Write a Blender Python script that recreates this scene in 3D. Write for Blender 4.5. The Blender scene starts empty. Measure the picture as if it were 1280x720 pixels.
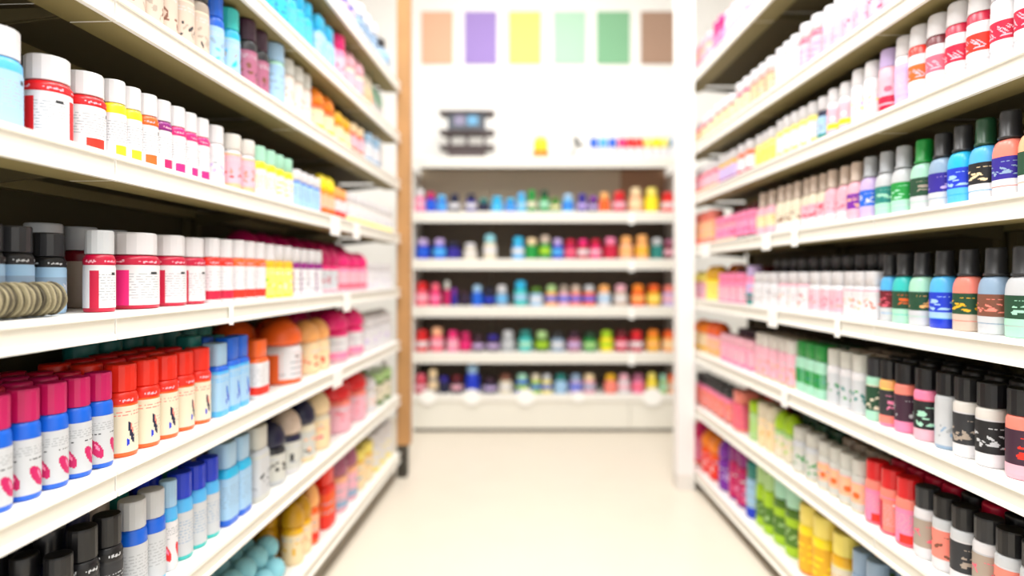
import bpy, math, random
from mathutils import Vector
PI = math.pi
random.seed(7)
scn = bpy.context.scene
COL = scn.collection

# ---------------------------------------------------------------- materials
def lin(c):
    return tuple((x / 12.92) if x <= 0.04045 else ((x + 0.055) / 1.055) ** 2.4 for x in c)
NAMED = dict(
    white='dddbde', offwhite='dad6d0', cream='f2d8ac', ivory='e2d8c0', black='17171a', charcoal='2b2c30',
    red='e01820', scarlet='ee2a16', orange='f4631c', tangerine='fb8a1e', apricot='fbb46a', peach='f8b88e',
    yellow='fbe21c', paleyellow='f6e470', mustard='c8930f', gold='eab21c', lime='a8d21c', green='12933a',
    darkgreen='16452c', olive='4e7a1e', palegreen='aed48e', mint='a6dcc2', teal='1f7f78', turquoise='35c4c0',
    cyan='28b8e8', skyblue='52b4f0', paleblue='9fc6e6', blue='0f62d8', royal='1236c8', navy='15183c',
    slate='8fa9c4', indigo='2c1d90', violet='7a1fa0', purple='8a1678', lilac='c6b0de', lavender='bfa8e0',
    magenta='c4105e', hotpink='ee1e78', pink='f786ae', palepink='ecb0bf', rose='f0647c', salmon='f88878',
    crimson='c40a3a', maroon='6a0c1c', brown='7a4a38', taupe='a89a8c', grey='a9adb2', palegrey='c6c9cd',
    aqua='8ed0de', mauve='a8607c', clearish='cbcbc4', plum='3a1a30', beige='ccb8a8')
_m = {}
def mat(name, rough=0.38, spec=0.5, noise=0.0, scale=30, hexv=None, bump=0.0, metal=0.0):
    key = (name, rough, noise, bump, hexv)
    if key in _m: return _m[key]
    h = hexv or NAMED[name]
    c = lin(tuple(int(h[i:i + 2], 16) / 255 for i in (0, 2, 4)))
    m = bpy.data.materials.new(name + '_material'); m.use_nodes = True
    nt = m.node_tree; b = nt.nodes['Principled BSDF']
    b.inputs['Roughness'].default_value = rough
    b.inputs['Metallic'].default_value = metal
    b.inputs['Specular IOR Level'].default_value = spec
    b.inputs['Base Color'].default_value = (*c, 1)
    if noise or bump:
        tc = nt.nodes.new('ShaderNodeTexCoord'); n = nt.nodes.new('ShaderNodeTexNoise')
        n.inputs['Scale'].default_value = scale; n.inputs['Detail'].default_value = 4
        nt.links.new(tc.outputs['Object'], n.inputs['Vector'])
        if noise:
            mx = nt.nodes.new('ShaderNodeMix'); mx.data_type = 'RGBA'
            mx.inputs[6].default_value = (*[min(1, x * (1 + noise)) for x in c], 1)
            mx.inputs[7].default_value = (*[x * (1 - noise) for x in c], 1)
            nt.links.new(n.outputs['Fac'], mx.inputs[0]); nt.links.new(mx.outputs[2], b.inputs['Base Color'])
        if bump:
            bp = nt.nodes.new('ShaderNodeBump'); bp.inputs['Strength'].default_value = bump
            bp.inputs['Distance'].default_value = 0.004
            nt.links.new(n.outputs['Fac'], bp.inputs['Height']); nt.links.new(bp.outputs['Normal'], b.inputs['Normal'])
    _m[key] = m
    return m
def pl(name): return mat(name, 0.34)
def paper(name): return mat(name, 0.6)

# ---------------------------------------------------------------- mesh helper
class MB:
    def __init__(s): s.v = []; s.f = []; s.mi = []; s.ms = []; s.sm = []
    def slot(s, m):
        if m not in s.ms: s.ms.append(m)
        return s.ms.index(m)
    def face(s, idx, m, smooth=False):
        s.f.append(idx); s.mi.append(s.slot(m)); s.sm.append(smooth)
    def box(s, x0, x1, y0, y1, z0, z1, m, mb=None):
        b = len(s.v)
        s.v += [(x, y, z) for z in (z0, z1) for (x, y) in ((x0, y0), (x1, y0), (x1, y1), (x0, y1))]
        s.face((b, b + 3, b + 2, b + 1), mb or m)
        s.face((b + 4, b + 5, b + 6, b + 7), m)
        for i in range(4):
            j = (i + 1) % 4; s.face((b + i, b + j, b + j + 4, b + i + 4), m)
    def prism_y(s, pts, y0, y1, m):            # pts (x,z) outline swept along y
        b = len(s.v); n = len(pts)
        s.v += [(x, y0, z) for x, z in pts] + [(x, y1, z) for x, z in pts]
        s.face(tuple(range(b, b + n)), m); s.face(tuple(range(b + 2 * n - 1, b + n - 1, -1)), m)
        for i in range(n):
            j = (i + 1) % n; s.face((b + i, b + i + n, b + j + n, b + j), m)
    def lathe(s, prof, mats, seg=20, ex=1.0, ey=1.0, power=2.0, rib=0.0, smooth=True, cx=0, cy=0, close=True):
        """prof: (r,z) list; mats: material per band."""
        b = len(s.v)
        for r, z in prof:
            for k in range(seg):
                a = 2 * PI * k / seg
                c, n = math.cos(a), math.sin(a)
                q = (abs(c) ** power + abs(n) ** power) ** (-1 / power) if power != 2 else 1
                rr = r * q * (1 - (rib if k % 2 else 0))
                s.v.append((cx + rr * c * ex, cy + rr * n * ey, z))
        for i in range(len(prof) - 1):
            m = mats[i] if isinstance(mats, list) else mats
            for k in range(seg):
                l = (k + 1) % seg
                s.face((b + i * seg + k, b + i * seg + l, b + (i + 1) * seg + l, b + (i + 1) * seg + k), m, smooth)
        if close:
            m0 = mats[0] if isinstance(mats, list) else mats; m1 = mats[-1] if isinstance(mats, list) else mats
            s.face(tuple(b + seg - 1 - k for k in range(seg)), m0)
            t = b + (len(prof) - 1) * seg
            s.face(tuple(t + k for k in range(seg)), m1)
    def mesh(s, name):
        me = bpy.data.meshes.new(name)
        me.from_pydata(s.v, [], s.f)
        for m in s.ms: me.materials.append(m)
        me.polygons.foreach_set('material_index', s.mi)
        me.polygons.foreach_set('use_smooth', s.sm)
        me.update()
        return me
def link(name, me, parent=None, loc=(0, 0, 0), rz=0.0):
    o = bpy.data.objects.new(name, me); COL.objects.link(o)
    o.location = loc; o.rotation_euler = (0, 0, rz)
    if parent: o.parent = parent
    return o
def tag(o, label=None, cat=None, group=None, kind=None):
    for k, v in (('label', label), ('category', cat), ('group', group), ('kind', kind)):
        if v: o[k] = v
    return o

# ---------------------------------------------------------------- camera
F = 760.0; HZ = 344.0; EYE = 1.36
DL, DR, TL = 0.97, 1.17, 40 / 760.0
cam_d = bpy.data.cameras.new('camera'); cam = bpy.data.objects.new('camera', cam_d); COL.objects.link(cam)
cam_d.sensor_width = 36; cam_d.lens = 36 * F / 1280
cam.location = (0, 0, EYE); cam.rotation_euler = (PI / 2, 0, 0)
cam_d.shift_y = (HZ - 360) / 1280
cam_d.dof.use_dof = True; cam_d.dof.focus_distance = 1.42; cam_d.dof.aperture_fstop = 0.85
cam_d.clip_start = 0.02
scn.camera = cam

# ---------------------------------------------------------------- setting
def struct(name, mb, loc=(0, 0, 0)):
    o = link(name, mb.mesh(name), None, loc); o['kind'] = 'structure'; return o
wallm = mat('wall', 0.8, hexv='f6f5f2', noise=0.02, scale=3)
m = MB(); m.box(-3.4, 3.6, -3.5, 5.9, -0.1, 0, mat('floor', 0.33, 0.35, hexv='e2d8c8', noise=0.03, scale=5)); struct('floor', m)
m = MB(); m.box(-3.4, 3.6, 5.80, 5.9, 0, 4.4, wallm); struct('wall_back', m)
m = MB(); m.box(-3.4, -3.3, -3.5, 5.8, 0, 4.4, wallm); struct('wall_left', m)
m = MB(); m.box(3.5, 3.6, -3.5, 5.8, 0, 4.4, wallm); struct('wall_right', m)
m = MB(); m.box(-3.4, 3.6, -3.5, 5.9, 4.4, 4.5, wallm); struct('ceiling', m)

# ---------------------------------------------------------------- shelving
steel = mat('shelf_white', 0.35, hexv='f4f2ec')
recess = mat('rail_inlay', 0.5, hexv='e6e3d8')
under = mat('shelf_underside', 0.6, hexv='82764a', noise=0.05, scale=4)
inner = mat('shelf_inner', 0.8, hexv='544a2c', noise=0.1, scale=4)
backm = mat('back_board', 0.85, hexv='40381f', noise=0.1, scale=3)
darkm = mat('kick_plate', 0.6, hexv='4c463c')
ZL = [2.64, 2.30, 1.99, 1.632, 1.275, 0.923, 0.56, 0.177]
ZR = [2.65, 2.19, 1.875, 1.55, 1.21, 0.874, 0.53, 0.13]
DEP = 0.43; LIP = 0.06
def rail_mesh(L, h=LIP):
    r = MB()
    p = [(0, 0), (0.014, 0), (0.014, -0.011), (0.008, -0.013), (0.008, -h + 0.013), (0.014, -h + 0.011), (0.014, -h), (0, -h)]
    r.prism_y(p, 0.002, L - 0.002, steel)
    r.box(0.0079, 0.0086, 0.004, L - 0.004, -h + 0.014, -0.014, recess)
    return r.mesh('price_rail')
def shelf_mesh(L, h=LIP):
    r = MB()
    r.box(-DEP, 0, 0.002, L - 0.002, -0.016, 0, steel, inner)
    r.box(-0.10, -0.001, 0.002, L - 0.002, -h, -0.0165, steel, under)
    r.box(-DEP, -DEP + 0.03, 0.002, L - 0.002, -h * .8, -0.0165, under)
    return r.mesh('shelf')
def bracket_mesh(side):
    r = MB()
    y0, y1 = (0.003, 0.009) if side else (-0.009, -0.003)
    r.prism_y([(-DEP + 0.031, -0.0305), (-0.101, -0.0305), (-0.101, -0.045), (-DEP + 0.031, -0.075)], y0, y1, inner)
    return r.mesh('bracket')
def rack(side, u0, u1, zs, label, tags=()):
    """shelving unit; local +x faces the aisle, +y runs away from the camera."""
    L = (u1 - u0)
    if side == 'L':
        root = link('shelving_unit', None, None, (-DL + TL * u0, u0, 0), -math.atan(TL)); sy = 1
    else:
        root = link('shelving_unit', None, None, (DR, u0, 0), 0)
    tag(root, label, 'shelving unit', 'shelving units along the aisle')
    sgn = 1 if side == 'L' else -1
    def put(name, me, par, loc=(0, 0, 0)):
        o = link(name, me, par, loc)
        return o
    def flip(me):
        if sgn < 0:
            for v in me.vertices: v.co.x *= -1
            me.flip_normals()
        return me
    sm, rm = flip(shelf_mesh(L)), flip(rail_mesh(L))
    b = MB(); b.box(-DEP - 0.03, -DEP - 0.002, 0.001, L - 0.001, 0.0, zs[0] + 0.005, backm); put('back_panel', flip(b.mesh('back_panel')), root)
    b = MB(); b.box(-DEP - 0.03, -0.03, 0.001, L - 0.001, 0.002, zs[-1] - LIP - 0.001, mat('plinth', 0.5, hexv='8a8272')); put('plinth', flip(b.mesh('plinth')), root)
    for yy in (0.018, L - 0.048):
        # slotted upright made of short runs between the shelves
        b = MB()
        zz = sorted(zs)
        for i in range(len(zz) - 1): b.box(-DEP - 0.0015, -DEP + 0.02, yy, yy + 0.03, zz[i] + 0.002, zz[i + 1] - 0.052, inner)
        put('upright', flip(b.mesh('upright')), root)
    bm0, bm1 = flip(bracket_mesh(1)), flip(bracket_mesh(0))
    for i, z in enumerate(zs):
        s = put('shelf', sm, root, (0, 0, z))
        put('price_rail', rm, s)
        if i < len(zs) - 1:
            put('bracket', bm0, s, (0, 0, 0)); put('bracket', bm1, s, (0, L, 0))
        for (ti, ut, w, h) in tags:
            if ti == i:
                t = MB(); t.box(0.0145, 0.0175, -w / 2, w / 2, -LIP - h, -0.005, mat('tag_card', 0.5, hexv='fbfaf6'))
                put('price_tag', flip(t.mesh('price_tag')), s, (0, ut - u0, 0))
    return root
uL = lambda x: F * DL / (680 - x)
uR = lambda x: F * DR / (x - 640)
jl = [0.70, 1.365, 2.38, 3.25, 4.06]
namesL = ['white shelving unit on the left, nearest to the camera', 'second nearest white shelving unit on the left side',
          'third nearest white shelving unit on the left side', 'white shelving unit on the left, beside the wooden post']
tagsL = [(4, uL(372), .035, .022), (4, uL(430), .10, .03), (3, uL(415), .12, .03), (4, uL(283), .02, .006), (5, uL(418), .12, .02), (5, uL(452), .09, .03), (3, uL(442), .10, .03)]
for k in range(4):
    rack('L', jl[k], jl[k + 1], ZL, namesL[k], [t for t in tagsL if jl[k] + .06 < t[1] < jl[k + 1] - .06])
jr = [0.75, 1.95, 2.95, 4.10]
namesR = ['white shelving unit on the right, nearest to the camera', 'middle white shelving unit on the right side', 'white shelving unit on the right, beside the white column']
tagsR = [(3, uR(998), .05, .012), (3, uR(962), .09, .016), (4, uR(970), .09, .02), (4, uR(1052), .03, .01), (5, uR(985), .05, .012), (3, uR(885), .16, .02)]
for k in range(3):
    rack('R', jr[k], jr[k + 1], ZR, namesR[k], [t for t in tagsR if jr[k] + .06 < t[1] < jr[k + 1] - .06])

# wooden post and white column
wood = mat('pine_wood', 0.55, hexv='b28350', noise=0.18, scale=6)
root = tag(link('wooden_post', None, None, (-0.728, 4.115, 0)), 'tall light brown wooden post at the far end of the left shelves', 'post')
m = MB(); m.box(-0.045, 0.042, -0.04, 0.05, 0.22, 4.39, wood); link('shaft', m.mesh('shaft'), root)
m = MB(); m.box(-0.045, 0.02, -0.035, 0.05, 0.001, 0.219, mat('foot', 0.6, hexv='3c382f')); tag(link('foot', m.mesh('foot'), root), 'dark grey foot of the post')
m = MB(); m.box(-.052, .055, -.05, .05, .1, 4.39, mat('column_white', 0.5, hexv='f2f0ee'))
root = tag(link('white_column', None, None, (1.098, 3.89, 0)), 'tall white column at the far end of the right shelves', 'column')
link('shaft', m.mesh('shaft'), root)
m = MB(); m.box(-.055, .0555, -.053, .053, .001, .099, mat('column_base', 0.6, hexv='e4e0da')); link('base', m.mesh('base'), root)

# ---------------------------------------------------------------- labels drawn as little tiles on a curved patch
def art(style, bg, acc, mark, rng, NU, NV):
    g = [[bg] * NU for _ in range(NV)]
    def rect(a, b, c, d, col):
        for j in range(max(0, int(c * NV)), min(NV, int(round(d * NV)))):
            for i in range(max(0, int(a * NU)), min(NU, int(round(b * NU)))): g[j][i] = col
    def lines(a, b, c, d, col, gap=2):
        for j in range(int(c * NV), int(d * NV), gap):
            i = int(a * NU)
            while i < int(b * NU):
                w = rng.randint(1, 4)
                for k in range(i, min(int(b * NU), i + w)): g[j][k] = col
                i += w + rng.randint(1, 2)
    def blob(cx, cy, rx, ry, col, tilt=0.0):
        for j in range(NV):
            for i in range(NU):
                x = (i + .5) / NU - cx; y = (j + .5) / NV - cy; x -= tilt * y
                if (x / rx) ** 2 + (y / ry) ** 2 < 1: g[j][i] = col
    def script(a, b, c, d, col):
        y = (c + d) / 2
        for i in range(int(a * NU), int(b * NU)):
            y += rng.uniform(-.07, .07); y = min(d, max(c, y))
            for q in range(rng.randint(1, 2)): g[min(NV - 1, int(y * NV) + q)][i] = col
    if style == 'stripe':
        rect(0.22, 0.32, 0, .92, acc); lines(.38, .70, .2, .84, 'grey', 3); rect(.40, .46, .80, .86, mark); lines(.03, .18, .1, .8, mark, 2); rect(.66, .76, 0, .92, acc)
        blob(.16, .25, .07, .16, acc, .3)
    elif style == 'panel':
        lines(.2, .75, .35, .86, 'grey', 3); rect(.34, .56, 0.02, .26, acc); rect(.25, .30, .84, .90, mark); rect(.0, .06, 0, 1, acc); rect(.94, 1, 0, 1, acc)
    elif style == 'leaf':
        lines(.2, .8, .72, .9, 'grey', 2); lines(.25, .45, .62, .68, mark, 2); lines(.6, .8, .62, .68, mark, 2); blob(.33, .30, .09, .20, acc, .35); blob(.66, .32, .09, .20, acc, .35); blob(.31, .33, .02, .08, 'pink', .35); blob(.64, .35, .02, .08, 'pink', .35)
    elif style == 'figure':
        lines(.1, .9, .8, .92, acc, 3); blob(.42, .42, .032, .24, mark, .15); blob(.47, .22, .02, .08, 'royal'); blob(.41, .5, .012, .12, acc, .15); lines(.15, .4, .3, .6, 'beige', 3); rect(0, .06, 0, 1, acc); rect(.94, 1, 0, 1, acc)
    elif style == 'photo':
        rect(0, 1, 0, .24, bg); rect(0, 1, .24, 1, acc)
        for _ in range(9): blob(rng.uniform(.12, .5), rng.uniform(.32, .72), rng.uniform(.02, .09), rng.uniform(.02, .07), mark if rng.random() < .7 else acc, rng.uniform(-1, 1))
        for _ in range(9): blob(rng.uniform(.5, .9), rng.uniform(.32, .72), rng.uniform(.01, .05), rng.uniform(.02, .07), mark if rng.random() < .7 else acc, rng.uniform(-1, 1))
        lines(.25, .45, .84, .9, mark, 3)
    elif style == 'band':
        rect(0, 1, .25, .8, acc)
        for c0 in (.18, .42, .66):
            for q in range(5): blob(c0 + q * .035, .52 + rng.uniform(-.1, .1) , .012, rng.uniform(.05, .14), mark, .5)
            blob(c0 + .06, .36, .08, .025, mark)
    elif style == 'foot':
        rect(0, 1, 0, .28, acc); lines(.15, .45, .4, .9, 'grey', 4); lines(.55, .85, .4, .9, 'grey', 4)
        if mark != 'charcoal': blob(.5, .55, .08, .12, mark)
    elif style == 'spot':
        for c0 in (.2, .38, .56, .74):
            for _ in range(3): blob(c0 + rng.uniform(-.05, .05), rng.uniform(.2, .7), rng.uniform(.015, .05), rng.uniform(.03, .09), acc if rng.random() < .6 else mark, rng.uniform(-.6, .6))
        lines(.1, .9, .8, .95, 'palegrey', 3)
    elif style == 'bandtext':
        for c0 in (.12, .40, .68):
            for q in range(7): blob(c0 + q * .026, .5 + rng.uniform(-.08, .08), .008, rng.uniform(.12, .34), mark, .02)
            blob(c0 + .07, .42, .07, .07, mark)
    elif style == 'plain':
        lines(.15, .85, .3, .85, acc, 3)
    return g
def label_mesh(R, z0, z1, ex, ey, power, style, bg, acc, mark, seed, big):
    rng = random.Random(seed); NU, NV = (56, 44) if big else (18, 14)
    g = art(style, bg, acc, mark, rng, NU, NV)
    s = MB(); span = math.radians(270)
    for j in range(NV + 1):
        z = z0 + (z1 - z0) * j / NV
        for i in range(NU + 1):
            a = span / 2 - span * i / NU
            c, n = math.cos(a), math.sin(a)
            q = (abs(c) ** power + abs(n) ** power) ** (-1 / power) if power != 2 else 1
            s.v.append(((R * q + .0006) * c * ex, (R * q + .0006) * n * ey, z))
    W = NU + 1
    for j in range(NV):
        for i in range(NU):
            s.face((j * W + i, (j + 1) * W + i, (j + 1) * W + i + 1, j * W + i + 1)[::-1], paper(g[j][i]), True)
    return s.mesh('label')

# ---------------------------------------------------------------- products
KN = dict(round='screw_cap_bottle', lotion='lotion_bottle', slim='slim_bottle', dome='round_top_bottle', square='square_bottle', jar='lidded_jar', tub='paint_bottle')
_cache = {}
def product_meshes(kind, D, H, cap, body, band, base, style, bg, acc, mark, seed, big):
    key = (kind, round(D, 4), round(H, 4), cap, body, band, base, style, bg, acc, mark, seed, big)
    if key in _cache: return _cache[key]
    R = D / 2; parts = []; seg = 24 if big else 16
    cm = pl(cap); bm = pl(body); bd = pl(band or body); bs = pl(base or body)
    ex = ey = 1.0; power = 2.0
    b = MB(); c = MB()
    if kind == 'round':
        hs = .70
        prof = [(R * .93, 0), (R, .02 * H), (R, .10 * H), (R, .55 * H), (R, .57 * H), (R * .985, .65 * H), (R * .94, .675 * H), (R * .88, .69 * H), (R * .80, .703 * H)]
        b.lathe(prof, [bs, bs, bm, bm, bd, bd, bd, bd], seg)
        c.lathe([(R * .88, .705 * H), (R * .92, .712 * H), (R * .92, .975 * H), (R * .87, .995 * H), (R * .5, H)], cm, seg if not big else 32, rib=.018 if big else 0, smooth=not big)
        lz = (.05 * H, .55 * H)
    elif kind == 'lotion':
        ex, ey = .92, 1.0; power = 2.6
        prof = [(R * .95, 0), (R, .02 * H), (R, .12 * H), (R, .45 * H), (R * .99, .52 * H), (R * .93, .58 * H), (R * .82, .63 * H), (R * .64, .662 * H), (R * .50, .67 * H)]
        b.lathe(prof, [bs, bs, bm, bm, bd, bd, bd, bd], seg, ex, ey, power)
        c.lathe([(R * .56, .672 * H), (R * .74, .675 * H), (R * .74, .70 * H), (R * .66, .71 * H), (R * .62, .97 * H), (R * .57, H)], cm, seg)
        lz = (.13 * H, .46 * H)
    elif kind == 'slim':
        prof = [(R * .94, 0), (R, .02 * H), (R, .15 * H), (R, .60 * H), (R * .985, .605 * H), (R * .985, .70 * H), (R * .95, .705 * H), (R * .90, .72 * H)]
        b.lathe(prof, [bs, bs, bm, bm, bd, bd, bd], seg)
        c.lathe([(R * .93, .722 * H), (R * .95, .73 * H), (R * .86, .97 * H), (R * .78, H)], cm, seg)
        lz = (.18 * H, .55 * H)
    elif kind == 'dome':
        prof = [(R * .92, 0), (R, .03 * H), (R, .12 * H), (R, .5 * H), (R * .97, .56 * H), (R * .8, .60 * H)]
        b.lathe(prof, [bs, bs, bm, bd, bd], seg)
        hh = .395 * H; pr = [(R * .82, .602 * H), (R * .99, .64 * H)]
        for t in range(0, 6):
            a = t / 6 * PI / 2; pr.append((R * 1.0 * math.cos(a) + 1e-4, .70 * H + (.30 * H) * math.sin(a)))
        pr.append((R * .08, H))
        c.lathe(pr, cm, seg); lz = (.08 * H, .5 * H)
    elif kind == 'square':
        power = 5.0
        prof = [(R * .95, 0), (R, .02 * H), (R, .08 * H), (R, .62 * H), (R * .93, .67 * H), (R * .78, .69 * H)]
        b.lathe(prof, [bs, bs, bm, bd, bd], 28, power=power)
        c.lathe([(R * .80, .692 * H), (R * .86, .70 * H), (R * .86, .98 * H), (R * .82, H)], cm, 28, power=power)
        lz = (.08 * H, .58 * H)
    elif kind == 'jar':
        prof = [(R * .92, 0), (R, .04 * H), (R, .14 * H), (R, .66 * H), (R * .95, .70 * H), (R * .86, .72 * H)]
        b.lathe(prof, [bs, bs, bm, bd, bd], seg)
        c.lathe([(R * .95, .722 * H), (R, .74 * H), (R, .97 * H), (R * .95, H)], cm, seg)
        lz = (.14 * H, .62 * H)
    else:  # tub: squat rounded pot used on the far wall
        prof = [(R * .88, 0), (R, .06 * H), (R, .16 * H), (R, .52 * H), (R * .86, .62 * H), (R * .66, .66 * H)]
        b.lathe(prof, [bs, bs, bm, bd, bd], seg)
        c.lathe([(R * .70, .662 * H), (R * .78, .68 * H), (R * .80, .88 * H), (R * .66, .97 * H), (R * .34, H)], cm, seg)
        lz = (.14 * H, .56 * H)
    parts.append(('body', b.mesh('body'))); parts.append(('cap', c.mesh('cap')))
    if style: parts.append(('label', label_mesh(R, lz[0], lz[1], ex, ey, power, style, bg, acc, mark, seed, big)))
    if style and big and kind == 'round' and band in ('red', 'crimson', 'scarlet', 'orange', 'purple', 'hotpink', 'black'):
        parts.append(('band_print', label_mesh(R, .585 * H, .645 * H, ex, ey, power, 'bandtext', band, band, 'palepink' if band != 'black' else 'palegrey', seed + 5, True)))
    _cache[key] = parts
    return parts
ORD = ['', 'second ', 'third ', 'fourth ', 'fifth ', 'sixth ', 'seventh ', 'eighth ', 'ninth ', 'tenth ', 'eleventh ', 'twelfth ', 'thirteenth ', 'fourteenth ',
       'fifteenth ', 'sixteenth ', 'seventeenth ', 'eighteenth ', 'nineteenth ', 'twentieth ']
NUMW = ['', 'one', 'two', 'three', 'four', 'five', 'six', 'seven', 'eight', 'nine', 'ten', 'eleven', 'twelve', 'thirteen', 'fourteen', 'fifteen', 'sixteen', 'seventeen', 'eighteen', 'nineteen', 'twenty']
placed = []          # (object, look, where, word)
def product(kind, X, Y, z, rz, D, H, cols, look, where, word, group, seed=0, big=True, nolabel=False):
    cap, body, band, base, style, bg, acc, mark = cols
    parts = product_meshes(kind, D, H, cap, body, band, base, None if nolabel else style, bg, acc, mark, seed, big)
    root = link(KN[kind], None, None, (X, Y, z + .0008), rz)
    root['category'] = 'jar' if kind == 'jar' else 'bottle'
    root['group'] = group
    for n, me in parts: link(n, me, root)
    placed.append((root, look, where, word))
    return root
def C(cap, body='white', band=None, base=None, style='plain', bg=None, acc='red', mark='charcoal'):
    return (cap, body, band, base, style, bg or body, acc, mark)

def fill(side, row, zs, runs):
    """runs: (px_start, px_end, kind, dia, height, colours, look, [rows, back colours, back look])"""
    z = zs[row]
    sidew = 'left' if side == 'L' else 'right'
    nm = ['top', 'second', 'third', 'fourth', 'fifth', 'sixth', 'seventh', 'lowest'][row]
    where = f"{sidew} rack's {nm} shelf"
    ends = sorted(set(jl if side == 'L' else jr))
    last = 0
    for ri, run in enumerate(runs):
        a, b, kind, D, H, cols, look = run[:7]
        back = run[7] if len(run) > 7 else None
        nf = None
        if isinstance(D, tuple): D, nf = D
        D *= 1.04 * (1.09 if kind == 'lotion' else 1); H *= 1.045
        wc = 0.025 + D / 2
        u0, u1 = (F * (DL + wc) / (680 - a), F * (DL + wc) / (680 - b)) if side == 'L' else (F * (DR + wc) / (a - 640), F * (DR + wc) / (b - 640))
        if u0 > u1: u0, u1 = u1, u0
        u0 = max(u0, ends[0] + .01, last)
        u1 = max(u0 + .03, min(u1, ends[-1] - .01)); last = u1
        n = nf or max(1, int(round((u1 - u0) / (D * 1.06)))); step = (u1 - u0) / n
        Du = min(D, step * .96)
        for i in range(n):
            u = u0 + step * (i + .5)
            w = 0.022 + D / 2 + random.uniform(0, .006)
            big = u < 2.3
            vary = cols
            if isinstance(cols, list): vary = cols[i % len(cols)]
            lk = look
            if isinstance(look, list): lk = look[i % len(look)]
            if side == 'L': X, Y, rz = -DL + TL * u - w, u, -0.55 + random.uniform(-.25, .25)
            else: X, Y, rz = DR + w, u, PI + 0.55 + random.uniform(-.25, .25)
            if kind == 'square': rz = (0 if side == 'L' else PI) - TL * (side == 'L')
            if kind == 'lotion': rz = (0 - .06 if side == 'L' else PI + .03)
            product(kind, X, Y, z, rz, Du, H * random.uniform(.99, 1.01) if False else H, vary, lk, where, 'nearest', f"bottles on the {where}", seed=ri * 7 + (i % 3), big=big)
            if back and back[0]:
                for rr in range(1, back[0] + 1):
                    w2 = 0.03 + D / 2 + rr * D * 1.07
                    if w2 + D / 2 > DEP - .03: break
                    if side == 'L': X = -DL + TL * u - w2
                    else: X = DR + w2
                    bc = back[1][i % len(back[1])] if isinstance(back[1], list) else back[1]
                    bl = back[2]
                    bh = H * (back[3] if len(back) > 3 else 1)
                    product(kind, X, Y, z, rz, Du, bh, bc, bl + ' in ' + ['', 'second', 'third', 'fourth'][rr] + ' row', where, 'nearest', f"bottles behind the front row of the {where}", big=False, nolabel=True)

BK = lambda cap, body='white', band=None: (cap, body, band, None, None, body, 'grey', 'charcoal')
# ---- left rack, fourth shelf (eye level, white caps)
fill('L', 3, ZL, [
    (-52, 27, 'round', .088, .184, C('white', 'paleblue', 'skyblue', style='panel', bg='paleblue', acc='paleblue', mark='charcoal'), 'large white-capped bottle with light blue shoulder'),
    (33, 84, 'round', .084, .172, C('white', 'white', 'red', style='stripe', acc='red'), 'white-capped bottle with red neck band and stripe'),
    (86, 124, 'round', .078, .172, C('white', 'white', 'red', 'white', style='panel', acc='scarlet'), 'white-capped bottle with red band and orange square'),
    (124, 170, 'round', .058, .180, C('white', 'white', 'yellow', style='panel', acc='yellow'), 'white-capped bottle with yellow neck band'),
    (170, 190, 'round', .056, .180, C('white', 'white', 'orange', style='panel', acc='orange'), 'white-capped bottle with orange neck band'),
    (190, 208, 'round', .056, .182, C('white', 'white', 'purple', style='panel', acc='magenta'), 'white-capped bottle with purple neck band'),
    (208, 256, 'round', .056, .182, C('white', 'white', 'hotpink', style='panel', acc='hotpink', mark='mauve'), 'white-capped bottle with hot pink neck band'),
    (256, 278, 'round', .062, .182, C('white', 'white', 'white', style='spot', acc='lilac', mark='grey'), 'white-capped bottle with faint lilac print'),
    (279, 312, 'jar', .066, .178, C('offwhite', 'peach', 'white', style='spot', bg='palepink', acc='salmon', mark='red'), 'white-lidded jar with pink floral print'),
    (313, 360, 'round', .066, .178, C('mint', 'paleyellow', 'yellow', 'yellow', style='plain', bg='white', acc='yellow'), 'pale-capped bottle with yellow band and base'),
    (360, 394, 'jar', .072, .15, C('white', 'paleblue', 'blue', style='plain', bg='paleblue', acc='slate'), 'white-lidded pale blue jar with blue rim'),
    (395, 411, 'dome', .09, .19, C('yellow', 'orange', 'tangerine', style='foot', bg='peach', acc='orange'), 'orange bottle with round yellow top'),
    (411, 426, 'jar', .10, .15, C('apricot', 'orange', 'orange', style='foot', bg='white', acc='red'), 'orange and white jar with apricot lid'),
    (427, 494, 'round', .10, .15, C('white', 'white', 'offwhite', 'paleyellow', style='foot', bg='white', acc='paleyellow', mark='palegrey'), 'plain white bottle with pale yellow base'),
])
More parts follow.
